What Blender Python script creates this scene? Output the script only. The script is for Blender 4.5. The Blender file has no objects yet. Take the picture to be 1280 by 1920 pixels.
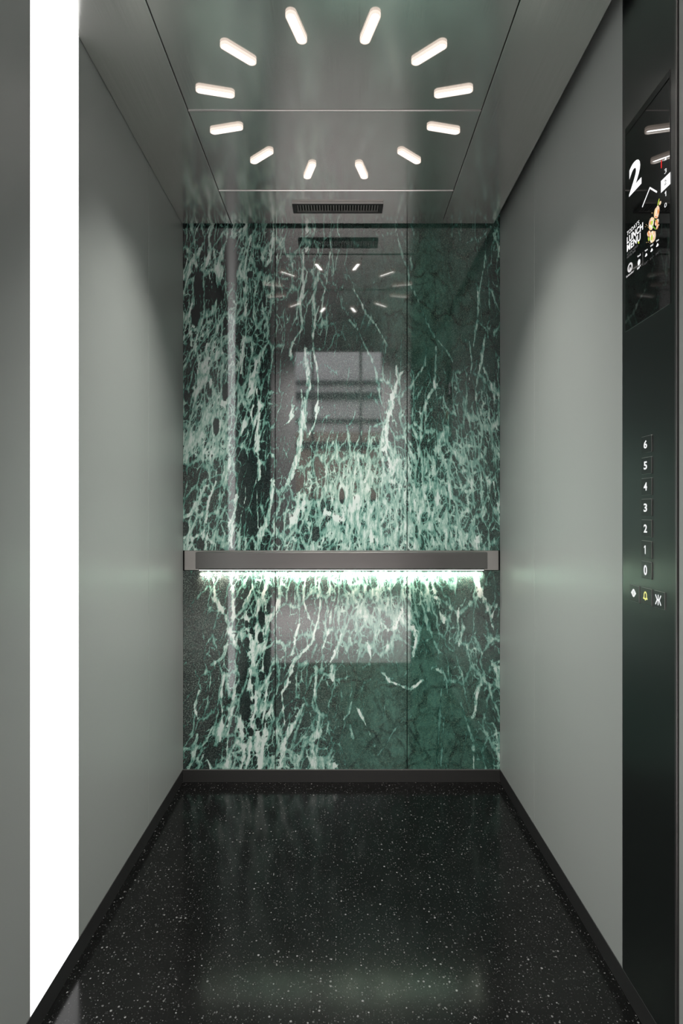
import bpy, bmesh, math, random
import numpy as np
from mathutils import Vector, Matrix

random.seed(4)
SC = bpy.context.scene
COL = SC.collection
F = 1230.0                      # focal length in pixels of the 1280x1920 frame
EYE = 1.0717                    # camera height above the cabin floor

# ------------------------------------------------------------------ camera, world, exposure
cam_d = bpy.data.cameras.new('camera')
cam_d.sensor_fit = 'VERTICAL'; cam_d.sensor_height = 36.0; cam_d.sensor_width = 24.0
cam_d.lens = 36.0 * F / 1920.0
cam_d.clip_start = 0.02
cam = bpy.data.objects.new('camera', cam_d); COL.objects.link(cam)
cam.location = (0, 0, EYE); cam.rotation_euler = (math.radians(90), 0, 0)
SC.camera = cam
SC.view_settings.view_transform = 'Standard'
try: SC.view_settings.look = 'None'
except Exception: pass
SC.view_settings.gamma = 1.0
SC.view_settings.use_curve_mapping = False
SC.view_settings.exposure = 0.06

WORLD_STRENGTH = 3.2            # daylight of the lobby outside the doors
LAMP = 14.0                     # ceiling lamps: how bright their diffusers look
LAMP_W = 1.68                    # watts of each ceiling lamp
LAMP_SPREAD = 84.0             # beam of each ceiling lamp, degrees
LED = 4.0                       # how bright the strip under the handrail looks
LED_W = 3.0                     # watts it throws down the marble
LOBBY_W = 112.0                  # watts of the fill light added over the lobby floor
STRIP = 2.35                     # tall light panel in the left wall
w = bpy.data.worlds.new('world'); SC.world = w; w.use_nodes = True
w.node_tree.nodes['Background'].inputs[0].default_value = (0.93, 0.96, 1.0, 1)
w.node_tree.nodes['Background'].inputs[1].default_value = WORLD_STRENGTH

# ------------------------------------------------------------------ dimensions (metres)
W = 0.6295                      # half width of the cabin
BACK = 2.607                    # back wall
FRONT = 0.637                   # inner face of the cabin front wall
CEIL = EYE + 1.137
TOP = CEIL + 0.14
SK = 0.0497                     # skirting height
GAP = 0.022                     # shadow gap behind / beside the ceiling

# ------------------------------------------------------------------ node helpers
class NT:
    def __init__(s, name):
        s.m = bpy.data.materials.new(name); s.m.use_nodes = True
        s.t = s.m.node_tree; s.b = s.t.nodes['Principled BSDF']
    def n(s, kind, **kw):
        nd = s.t.nodes.new(kind)
        for k, v in kw.items(): setattr(nd, k, v)
        return nd
    def link(s, a, b): s.t.links.new(a, b)
    def put(s, sock, v):
        if isinstance(v, bpy.types.NodeSocket): s.link(v, sock)
        elif v is not None: sock.default_value = v
    def math(s, op, a, b=None, c=None, clamp=False):
        nd = s.n('ShaderNodeMath', operation=op); nd.use_clamp = clamp
        s.put(nd.inputs[0], a); s.put(nd.inputs[1], b)
        if c is not None: s.put(nd.inputs[2], c)
        return nd.outputs[0]
    def smooth(s, x, lo, hi, a=0.0, b=1.0):
        nd = s.n('ShaderNodeMapRange', interpolation_type='SMOOTHSTEP')
        s.put(nd.inputs[0], x); s.put(nd.inputs[1], lo); s.put(nd.inputs[2], hi)
        s.put(nd.inputs[3], a); s.put(nd.inputs[4], b)
        return nd.outputs[0]
    def mix(s, f, a, b, mode='MIX'):
        nd = s.n('ShaderNodeMix', data_type='RGBA', blend_type=mode)
        s.put(nd.inputs[0], f); s.put(nd.inputs[6], a); s.put(nd.inputs[7], b)
        return nd.outputs[2]
    def coord(s): return s.n('ShaderNodeTexCoord').outputs['Object']
    def scale(s, v, sc):
        nd = s.n('ShaderNodeVectorMath', operation='MULTIPLY')
        s.put(nd.inputs[0], v); nd.inputs[1].default_value = sc
        return nd.outputs[0]
    def vadd(s, a, b):
        nd = s.n('ShaderNodeVectorMath', operation='ADD')
        s.put(nd.inputs[0], a); s.put(nd.inputs[1], b)
        return nd.outputs[0]
    def noise(s, v, scale=1.0, detail=3.0, rough=0.55, color=False, dist=0.0):
        nd = s.n('ShaderNodeTexNoise'); s.put(nd.inputs['Vector'], v)
        nd.inputs['Scale'].default_value = scale; nd.inputs['Detail'].default_value = detail
        nd.inputs['Roughness'].default_value = rough; nd.inputs['Distortion'].default_value = dist
        return nd.outputs[1 if color else 0]
    def voro(s, v, feature='DISTANCE_TO_EDGE', scale=1.0, dims='3D'):
        nd = s.n('ShaderNodeTexVoronoi', feature=feature, voronoi_dimensions=dims)
        s.put(nd.inputs['Vector'], v); nd.inputs['Scale'].default_value = scale
        return nd
    def ramp(s, f, stops):
        nd = s.n('ShaderNodeValToRGB'); s.put(nd.inputs[0], f)
        el = nd.color_ramp.elements
        el[0].position = stops[0][0]; el[0].color = (*stops[0][1], 1)
        el[1].position = stops[-1][0]; el[1].color = (*stops[-1][1], 1)
        for p, c in stops[1:-1]:
            e = el.new(p); e.color = (*c, 1)
        return nd.outputs[0]
    def attr(s, name):
        nd = s.n('ShaderNodeAttribute'); nd.attribute_name = name
        return nd.outputs['Fac']
    def bump(s, h, strength=0.1, dist=0.001):
        nd = s.n('ShaderNodeBump'); s.put(nd.inputs['Height'], h)
        nd.inputs['Strength'].default_value = strength; nd.inputs['Distance'].default_value = dist
        s.link(nd.outputs[0], s.b.inputs['Normal'])
    def set(s, **kw):
        names = dict(color='Base Color', rough='Roughness', metal='Metallic', ior='IOR', emis='Emission Color',
                     estr='Emission Strength', aniso='Anisotropic', arot='Anisotropic Rotation', coat='Coat Weight',
                     crough='Coat Roughness', spec='Specular IOR Level')
        for k, v in kw.items():
            if isinstance(v, tuple) and len(v) == 3: v = (*v, 1)
            s.put(s.b.inputs[names[k]], v)
        return s

def plain(name, color, rough=0.5, metal=0.0, grain=0.04, gscale=220.0, bump=0.0, **kw):
    t = NT(name)
    n = t.noise(t.coord(), gscale, 2.0)
    f = t.math('MULTIPLY_ADD', n, 2 * grain, 1 - grain)
    c = t.mix(1.0, (*color, 1), (0, 0, 0, 1), 'MULTIPLY')
    nd = t.n('ShaderNodeVectorMath', operation='SCALE'); nd.inputs[0].default_value = color
    t.link(f, nd.inputs['Scale']); t.link(nd.outputs[0], t.b.inputs['Base Color'])
    t.set(rough=rough, metal=metal, **kw)
    if bump: t.bump(n, bump, 0.0006)
    return t.m

def glow(name, color, strength):
    t = NT(name); t.set(color=(0.02, 0.02, 0.02), rough=0.6, emis=color, estr=strength)
    return t.m

# ------------------------------------------------------------------ materials
M = {}
def wall_mat():
    t = NT('grey_green_laminate'); co = t.coord()
    n = t.noise(co, 900.0, 2.0)
    big = t.noise(co, 1.3, 2.0)
    f = t.math('MULTIPLY_ADD', n, 0.06, 0.97)
    f = t.math('MULTIPLY', f, t.math('MULTIPLY_ADD', big, 0.06, 0.97))
    nd = t.n('ShaderNodeVectorMath', operation='SCALE'); nd.inputs[0].default_value = (0.303, 0.324, 0.310)
    t.link(f, nd.inputs['Scale']); t.link(nd.outputs[0], t.b.inputs['Base Color'])
    t.set(rough=0.36, ior=1.45)
    t.bump(t.noise(co, 420.0, 1.0), 0.12, 0.0005)
    return t.m
M['wall'] = wall_mat()

def brushed(name, color, rough, aniso, streak=0.12, metal=1.0, axis=(420.0, 2.5, 420.0), arot=0.0):
    t = NT(name); co = t.coord()
    s1 = t.noise(t.scale(co, axis), 1.0, 3.0, 0.6)
    if name == 'brushed_steel_ceiling': streak = 0.14
    f = t.math('MULTIPLY_ADD', s1, 2 * streak, 1 - streak)
    nd = t.n('ShaderNodeVectorMath', operation='SCALE'); nd.inputs[0].default_value = color
    t.link(f, nd.inputs['Scale']); t.link(nd.outputs[0], t.b.inputs['Base Color'])
    r = t.math('MULTIPLY_ADD', s1, 0.10, rough - 0.05)
    t.set(metal=metal, rough=r, aniso=aniso, arot=arot)
    tg = t.n('ShaderNodeTangent', direction_type='RADIAL', axis='Z')
    return t
def ceiling_mat():
    t = brushed('brushed_steel_ceiling', (0.70, 0.69, 0.665), 0.17, 0.0, 0.035, metal=0.85)
    t.bump(t.noise(t.scale(t.coord(), (700.0, 1.2, 700.0)), 1.0, 2.0), 0.02, 0.0001)
    return t.m
M['ceiling'] = ceiling_mat()
M['rail'] = brushed('brushed_steel_rail', (0.21, 0.206, 0.20), 0.3, 0.0, 0.04, axis=(2.0, 400.0, 400.0)).m
M['plate'] = brushed('brushed_steel_plate', (0.56, 0.54, 0.52), 0.42, 0.0, 0.03, axis=(2.0, 400.0, 400.0)).m
M['skirt'] = plain('dark_anodised_skirting', (0.075, 0.074, 0.072), 0.38, 0.6)
M['skirt_side'] = plain('black_side_skirting', (0.016, 0.016, 0.016), 0.45, 0.0)
M['trim'] = plain('polished_trim', (0.62, 0.6, 0.58), 0.22, 1.0)
M['trim_dark'] = plain('bronze_grey_trim', (0.16, 0.15, 0.15), 0.3, 0.8)
M['black'] = plain('matt_black_gap', (0.006, 0.006, 0.006), 0.8)
M['panel'] = plain('black_satin_panel', (0.006, 0.0075, 0.0072), 0.28, 0.0, ior=1.6, grain=0.1, gscale=1200, bump=0.04)
M['glass'] = plain('black_display_glass', (0.0085, 0.0085, 0.0085), 0.015, 0.0, ior=1.5, grain=0.0)
M['button'] = plain('black_button', (0.010, 0.011, 0.011), 0.35)
M['button_edge'] = plain('button_edge', (0.42, 0.43, 0.41), 0.35, 0.9)
M['white_sign'] = glow('white_symbol', (0.95, 0.96, 0.96), 0.92)
M['grey_sign'] = glow('grey_symbol', (0.8, 0.8, 0.8), 0.16)
M['logo_sign'] = glow('light_grey_symbol', (0.85, 0.83, 0.83), 0.80)
M['yellow_sign'] = glow('yellow_symbol', (0.87, 0.84, 0.27), 0.95)
M['red_sign'] = glow('red_symbol', (0.85, 0.01, 0.01), 1.0)
M['screen_white'] = glow('screen_white', (1, 1, 1), 1.02)
M['screen_black'] = plain('screen_black', (0.004, 0.004, 0.004), 0.3)
M['lamp'] = glow('lamp_diffuser', (1.0, 0.975, 0.93), LAMP)
M['lamp_rim'] = glow('lamp_rim', (1.0, 0.84, 0.73), 1.0)
M['led'] = glow('led_diffuser', (1.0, 0.965, 0.88), LED)
M['strip'] = glow('light_panel_diffuser', (1.0, 0.995, 0.99), STRIP)
M['vent'] = plain('dark_grey_vent_metal', (0.035, 0.035, 0.035), 0.4, 0.3)
M['vent_slat'] = plain('grey_vent_slats', (0.32, 0.31, 0.30), 0.35, 0.7)
M['vent_lip'] = plain('grey_vent_lip', (0.30, 0.29, 0.28), 0.35, 0.6)
M['lobby_floor'] = plain('pale_lobby_floor', (0.82, 0.78, 0.77), 0.5)
M['lobby_wall'] = plain('pale_lobby_wall', (0.88, 0.85, 0.84), 0.6)
M['front'] = plain('dark_steel_door_return', (0.035, 0.036, 0.038), 0.4)
M['lobby_grey'] = plain('grey_lobby_wall', (0.30, 0.30, 0.31), 0.6)
M['lobby_dark'] = plain('dark_lobby_beam', (0.05, 0.055, 0.06), 0.5)
M['lobby_warm'] = plain('warm_lobby_wall', (0.60, 0.48, 0.40), 0.6)

def food(name, a, b, sc, s):
    t = NT(name)
    n = t.noise(t.coord(), sc, 3.0)
    c = t.ramp(n, [(0.38, a), (0.6, b)])
    t.set(color=(0.02, 0.02, 0.02), rough=0.5, emis=c, estr=s)
    return t.m
M['f_orange'] = food('food_orange', (0.95, 0.86, 0.70), (0.86, 0.30, 0.06), 160, 0.95)
M['f_cream'] = food('food_cream', (0.98, 0.92, 0.82), (0.90, 0.62, 0.28), 140, 0.95)
M['f_green'] = food('food_green', (0.45, 0.62, 0.04), (0.62, 0.72, 0.10), 100, 0.95)
M['f_leaf'] = food('food_leaf', (0.10, 0.48, 0.02), (0.30, 0.55, 0.05), 100, 0.9)
M['f_crumb'] = food('food_crumb', (0.55, 0.40, 0.2), (0.35, 0.24, 0.1), 100, 0.7)
M['f_red'] = food('food_red', (0.85, 0.10, 0.02), (0.9, 0.3, 0.05), 100, 0.9)

def floor_mat():
    t = NT('black_speckled_vinyl'); co = t.coord()
    warp = t.noise(co, 300.0, 2.0, color=True)
    wv = t.scale(warp, (0.0025, 0.0025, 0.0))
    P = t.vadd(co, wv)
    total = None
    for sc, rmin, dens, br in ((85.0, 0.15, 0.12, 0.10), (150.0, 0.17, 0.15, 0.07), (300.0, 0.24, 0.18, 0.030)):
        P2 = t.scale(P, (1.0, 0.8, 1.0))
        nd = t.voro(P2, 'F1', sc, '2D')
        sep = t.n('ShaderNodeSeparateColor'); t.link(nd.outputs['Color'], sep.inputs[0])
        keep = t.math('LESS_THAN', sep.outputs[0], dens)
        rad = t.math('MULTIPLY_ADD', sep.outputs[1], rmin, rmin * 0.45)
        inside = t.smooth(nd.outputs['Distance'], t.math('ADD', rad, 0.03), t.math('SUBTRACT', rad, 0.03))
        b = t.math('MULTIPLY', t.math('MULTIPLY_ADD', sep.outputs[2], br, br * 0.3), t.math('MULTIPLY', keep, inside))
        total = b if total is None else t.math('MAXIMUM', total, b)
    base = t.noise(co, 14.0, 4.0)
    bc = t.math('MULTIPLY_ADD', base, 0.003, 0.0015)
    val = t.math('ADD', bc, total)
    cc = t.n('ShaderNodeCombineColor')
    t.link(val, cc.inputs[0]); t.link(t.math('MULTIPLY', val, 1.01), cc.inputs[1]); t.link(t.math('MULTIPLY', val, 0.99), cc.inputs[2])
    t.link(cc.outputs[0], t.b.inputs['Base Color'])
    t.set(rough=0.15, ior=1.31)
    return t.m
M['floor'] = floor_mat()

def marble_mat():
    t = NT('green_veined_marble'); co = t.coord()
    sx = t.n('ShaderNodeSeparateXYZ'); t.link(co, sx.inputs[0])
    cb = t.n('ShaderNodeCombineXYZ'); 
    fan = t.math('MULTIPLY', sx.outputs[0], t.math('MULTIPLY_ADD', sx.outputs[2], 0.26, 0.74))
    fan = t.math('SUBTRACT', fan, t.math('MULTIPLY', sx.outputs[2], 0.06))
    t.link(fan, cb.inputs[0]); t.link(sx.outputs[2], cb.inputs[1])
    P = cb.outputs[0]
    dens = t.attr('dens'); green = t.attr('green'); spk = t.attr('speckle'); vein = t.attr('vein')
    white = t.attr('white'); hole = t.attr('hole'); dark = t.attr('dark')
    # warps: a slow bend, a mid shear and a fine crinkle
    def cen(v, a):
        u = t.n('ShaderNodeVectorMath', operation='SUBTRACT'); t.link(v, u.inputs[0]); u.inputs[1].default_value = (0.5, 0.5, 0.5)
        return t.scale(u.outputs[0], a)
    w1 = cen(t.noise(t.scale(P, (1, 0.6, 1)), 5.0, 3.0, color=True), (0.12, 0.20, 0))
    w2 = cen(t.noise(t.scale(P, (1, 0.5, 1)), 38.0, 5.0, 0.65, color=True), (0.020, 0.045, 0))
    w3 = cen(t.noise(P, 190.0, 3.0, 0.6, color=True), (0.0045, 0.007, 0))
    P1 = t.vadd(t.vadd(t.vadd(P, w1), w2), w3)
    P2 = t.vadd(t.vadd(P, w2), w3)
    # streaky vertical grain
    grain = t.noise(t.scale(t.vadd(P, w3), (1.0, 0.30, 1)), 120.0, 6.0, 0.68)
    soft = t.noise(t.scale(P1, (1.0, 0.33, 1)), 26.0, 5.0, 0.6)
    g0 = t.math('SUBTRACT', grain, 0.5); s0 = t.math('SUBTRACT', soft, 0.5)
    e1 = t.voro(t.scale(P1, (21.0, 7.0, 1)), dims='2D').outputs['Distance']
    e2 = t.voro(t.scale(P1, (50.0, 23.0, 1)), dims='2D').outputs['Distance']
    e3 = t.voro(t.scale(P2, (120.0, 60.0, 1)), dims='2D').outputs['Distance']
    d = t.math('ADD', dens, t.math('MULTIPLY_ADD', s0, 1.7, -0.06))
    d = t.math('MAXIMUM', d, 0.0)
    d2 = t.math('MULTIPLY', d, d)
    def net(e, wid, amp, soften):
        x = t.math('ADD', e, t.math('MULTIPLY', g0, amp))
        return t.smooth(x, t.math('ADD', wid, soften), t.math('SUBTRACT', wid, soften))
    n1 = net(e1, t.math('MULTIPLY_ADD', d, 0.21, -0.055), 0.28, 0.065)
    n2 = net(e2, t.math('MULTIPLY_ADD', d2, 0.33, -0.07), 0.44, 0.10)
    n3 = net(e3, t.math('MULTIPLY_ADD', d2, 0.36, -0.13), 0.50, 0.12)
    netm = t.math('MAXIMUM', n1, t.math('MAXIMUM', n2, t.math('MULTIPLY', n3, 0.75)))
    v = t.math('ADD', vein, t.math('ADD', t.math('MULTIPLY', g0, 1.8), t.math('MULTIPLY', s0, 1.6)))
    v = t.math('ADD', v, t.math('MULTIPLY_ADD', e2, -2.0, 0.46))
    mv = t.smooth(v, -0.15, 0.75)
    mask = t.math('MAXIMUM', netm, mv)
    hh = t.smooth(t.math('ADD', hole, t.math('ADD', t.math('MULTIPLY', g0, 0.8), t.math('MULTIPLY', s0, 1.5))), 0.0, 0.35)
    mask = t.math('MULTIPLY', mask, t.math('SUBTRACT', 1.0, hh))
    # brightness inside veins
    g2 = t.noise(t.scale(t.vadd(P, w3), (1.0, 0.22, 1)), 75.0, 6.0, 0.72)
    br = t.math('MULTIPLY_ADD', t.math('SUBTRACT', g2, 0.5), 1.9, 0.52)
    br = t.math('ADD', br, t.math('MULTIPLY', t.math('MULTIPLY', white, t.smooth(g2, 0.25, 0.62)), 0.55))
    br = t.math('ADD', br, t.math('MULTIPLY', t.math('SUBTRACT', soft, 0.5), 0.7))
    br = t.math('ADD', br, t.math('MULTIPLY', t.math('SUBTRACT', dens, 0.5), 0.28))
    br = t.math('SUBTRACT', br, t.math('MULTIPLY', green, 0.22))
    br = t.math('MULTIPLY_ADD', mask, 0.50, t.math('SUBTRACT', br, 0.34))
    vc = t.ramp(br, [(0.0, (0.018, 0.055, 0.042)), (0.25, (0.060, 0.165, 0.132)), (0.5, (0.155, 0.345, 0.285)),
                     (0.72, (0.34, 0.55, 0.465)), (0.9, (0.60, 0.77, 0.69)), (1.0, (0.78, 0.88, 0.83))])
    # ground: near-black, speckled, or deep green
    fine = t.noise(t.scale(P, (1, 0.8, 1)), 300.0, 3.0, 0.7, dist=1.0)
    sp = t.smooth(fine, 0.48, 0.68)
    pat = t.noise(P, 17.0, 4.0)
    sp = t.math('MULTIPLY', sp, t.math('MULTIPLY_ADD', pat, 1.1, 0.35))
    blk = t.mix(t.smooth(pat, 0.3, 0.75), (0.010, 0.0135, 0.0155, 1), (0.019, 0.026, 0.027, 1))
    grn = t.mix(t.smooth(t.noise(t.scale(P1, (1, 0.8, 1)), 13.0, 6.0, 0.7), 0.34, 0.66), (0.014, 0.042, 0.035, 1), (0.062, 0.165, 0.130, 1))
    crk = t.voro(t.scale(t.vadd(t.vadd(P, w1), t.scale(w2, (2.2, 0.8, 0))), (9.0, 7.5, 1)), dims='2D').outputs['Distance']
    crk = t.math('MULTIPLY', t.smooth(crk, 0.085, 0.0), t.smooth(pat, 0.34, 0.60))
    fib = t.noise(t.scale(P1, (1, 0.45, 1)), 60.0, 6.0, 0.75)
    grn = t.mix(t.smooth(fib, 0.42, 0.72, 0.0, 0.75), grn, (0.095, 0.235, 0.185, 1))
    grn = t.mix(t.math('MULTIPLY', crk, 0.85), grn, (0.010, 0.026, 0.024, 1))
    base = t.mix(green, blk, grn)
    spc = t.mix(green, (0.30, 0.34, 0.31, 1), (0.26, 0.40, 0.27, 1))
    base = t.mix(t.math('MULTIPLY', sp, t.math('MULTIPLY_ADD', green, -0.35, spk), clamp=True), base, spc)
    base = t.mix(t.smooth(t.math('ADD', dark, t.math('ADD', t.math('MULTIPLY', g0, 2.2), t.math('MULTIPLY', s0, 1.5))), 0.0, 1.4, 0.0, 0.8), base, (0.010, 0.024, 0.022, 1))
    col = t.mix(t.smooth(mask, 0.08, 0.45), base, vc)
    t.link(col, t.b.inputs['Base Color'])
    t.set(rough=0.035, ior=1.85)
    return t.m
M['marble'] = marble_mat()

# ------------------------------------------------------------------ mesh helpers
def tag(o, label=None, cat=None, group=None, kind=None):
    if label: o['label'] = label
    if cat: o['category'] = cat
    if group: o['group'] = group
    if kind: o['kind'] = kind
    return o

def link(name, me, parent=None, mats=()):
    o = bpy.data.objects.new(name, me); COL.objects.link(o)
    for m in mats: me.materials.append(m)
    if parent: 
        o.parent = parent
        o.matrix_parent_inverse = Matrix.Translation(-Vector(parent.location)) @ Matrix.Identity(4)
        if parent.parent: o.matrix_parent_inverse = parent.matrix_world_custom if False else o.matrix_parent_inverse
    return o

def add_box(bm, x0, x1, y0, y1, z0, z1, mi=0, bevel=0.0, seg=2):
    vs = [bm.verts.new(p) for p in ((x0,y0,z0),(x1,y0,z0),(x1,y1,z0),(x0,y1,z0),(x0,y0,z1),(x1,y0,z1),(x1,y1,z1),(x0,y1,z1))]
    fs = [bm.faces.new([vs[i] for i in q]) for q in ((3,2,1,0),(4,5,6,7),(0,1,5,4),(1,2,6,5),(2,3,7,6),(3,0,4,7))]
    for f in fs: f.material_index = mi
    if bevel:
        es = list({e for f in fs for e in f.edges})
        bmesh.ops.bevel(bm, geom=es, offset=bevel, segments=seg, affect='EDGES', profile=0.5)
    return fs

def obj(name, bm, mats, parent=None, smooth=False):
    me = bpy.data.meshes.new(name)
    bmesh.ops.recalc_face_normals(bm, faces=bm.faces[:])
    bm.to_mesh(me); bm.free()
    if smooth:
        for p in me.polygons: p.use_smooth = True
    if not isinstance(mats, (list, tuple)): mats = [mats]
    o = bpy.data.objects.new(name, me); COL.objects.link(o)
    for m in mats: me.materials.append(m)
    if parent: o.parent = parent
    return o

def box(name, b, mat, parent=None, bevel=0.0):
    bm = bmesh.new(); add_box(bm, *b, bevel=bevel)
    return obj(name, bm, mat, parent)

def empty(name, loc=(0, 0, 0)):
    o = bpy.data.objects.new(name, None); COL.objects.link(o); o.location = loc
    o.empty_display_size = 0.1
    return o

def reparent(o, parent, offset):
    """mesh built in world space: shift it so that it sits right under a parent standing at `offset`"""
    o.data.transform(Matrix.Translation(-Vector(offset)))
    o.parent = parent

def struct(o): o['kind'] = 'structure'; return o

# ------------------------------------------------------------------ the setting
T = 0.03
struct(box('floor', (-W - T, W + T, FRONT - 0.09, BACK + T, -0.03, 0.0), M['floor']))
# left wall: three laminate sheets with hairline joints, broken by the light panel
LS0, LS1 = W * F / 583, W * F / 493          # light panel from 1.328 to 1.571 m
SEAM = 2.142
def side_wall(name, s, spans, z0=SK):
    bm = bmesh.new()
    for a, b in spans:
        xs = sorted((s * W, s * (W + T)))
        add_box(bm, xs[0], xs[1], a, b, z0, TOP, bevel=0.0007, seg=1)
    return struct(obj(name, bm, M['wall']))
def side_back(name, s):
    xs = sorted((s * (W + T), s * (W + T + 0.01)))
    return struct(box(name, (xs[0], xs[1], FRONT - 0.05, BACK + T, 0, TOP), M['black']))
side_wall('wall_left', -1, [(FRONT - 0.05, LS0)])
side_wall('wall_left_rear', -1, [(LS1, SEAM - 0.0006), (SEAM + 0.0006, BACK)])
side_back('light_seal_left', -1); side_back('light_seal_right', 1)  # black sheets behind the side walls, added to close light leaks
PY0, PY1 = 1.2245, W * F / 527               # operating panel from 1.2245 to 1.469 m
side_wall('wall_right', 1, [(FRONT - 0.05, PY0)])
side_wall('wall_right_rear', 1, [(PY1, SEAM - 0.0006), (SEAM + 0.0006, BACK)])

# skirting
for nm, s in (('baseboard_left', -1), ('baseboard_right', 1)):
    xs = sorted((s * (W - 0.0012), s * (W + T)))
    struct(box(nm, (xs[0], xs[1], FRONT - 0.05, BACK, 0, SK), M['skirt_side'], bevel=0.0006))
struct(box('baseboard_back', (-W + 0.0012, W - 0.0012, BACK - 0.008, BACK + 0.01, 0, SK), M['skirt'], bevel=0.001))

# front wall with the door opening, seen mirrored in the marble
bm = bmesh.new()
add_box(bm, -W - T, -0.495, FRONT - 0.05, FRONT, 0, TOP)
add_box(bm, 0.486, W + T, FRONT - 0.05, FRONT, 0, TOP)
add_box(bm, -0.495, 0.486, FRONT - 0.05, FRONT, CEIL, TOP)
struct(obj('wall_front', bm, M['front']))

# roof above the suspended ceiling
struct(box('trim_1', (-W - T, W + T, FRONT - 0.05, BACK + T, TOP, TOP + 0.02), M['black']))

# ceiling: brushed steel trays
CX0, CX1 = -0.4345, 0.3962
CE = BACK - GAP
ceil = struct(empty('ceiling', (0, 0, CEIL)))
def tray(x0, x1, y0, y1):
    bm = bmesh.new(); add_box(bm, x0, x1, y0, y1, 0, 0.02, bevel=0.0009, seg=2)
    return obj('ceiling_tray', bm, M['ceiling'], ceil)
g = 0.0013
tray(-W + 0.001, CX0 - g, FRONT, CE)
tray(CX1 + g, 0.6003, FRONT, CE)
S1, S2 = 1.8573, 2.3193
tray(CX0 + g, CX1 - g, FRONT, S1 - g)
tray(CX0 + g, CX1 - g, S1 + g, S2 - g)
tray(CX0 + g, CX1 - g, S2 + g, CE)
for y in (S1, S2):
    bm = bmesh.new()
    # narrow polished strip added over the cross joint, faceted to give its bright highlight
    vs = []
    n = 5
    prof = [(-0.0022, 0.001), (-0.0021, -0.0001), (-0.0009, -0.0026), (0.0006, -0.0030), (0.0016, -0.0020), (0.0020, 0.001)]
    for x in (CX0 + 0.001, CX1 - 0.001):
        vs.append([bm.verts.new((x, y + a, b)) for a, b in prof])
    for i in range(len(prof) - 1):
        bm.faces.new((vs[0][i], vs[0][i+1], vs[1][i+1], vs[1][i]))
    bm.faces.new(vs[0]); bm.faces.new(vs[1])
    obj('joint_glint', bm, M['trim'], ceil)
bm = bmesh.new()
add_box(bm, -W + 0.001, 0.6003, FRONT, CE - 0.002, 0.021, 0.026)
obj('backing', bm, M['black'], ceil)

# ------------------------------------------------------------------ marble back wall
S_ = BACK / F
def X_(px): return (px - 640) * S_
def Z_(py): return EYE - (py - 960) * S_
RAIL_T, RAIL_B = 0.9190, 0.8385

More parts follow.
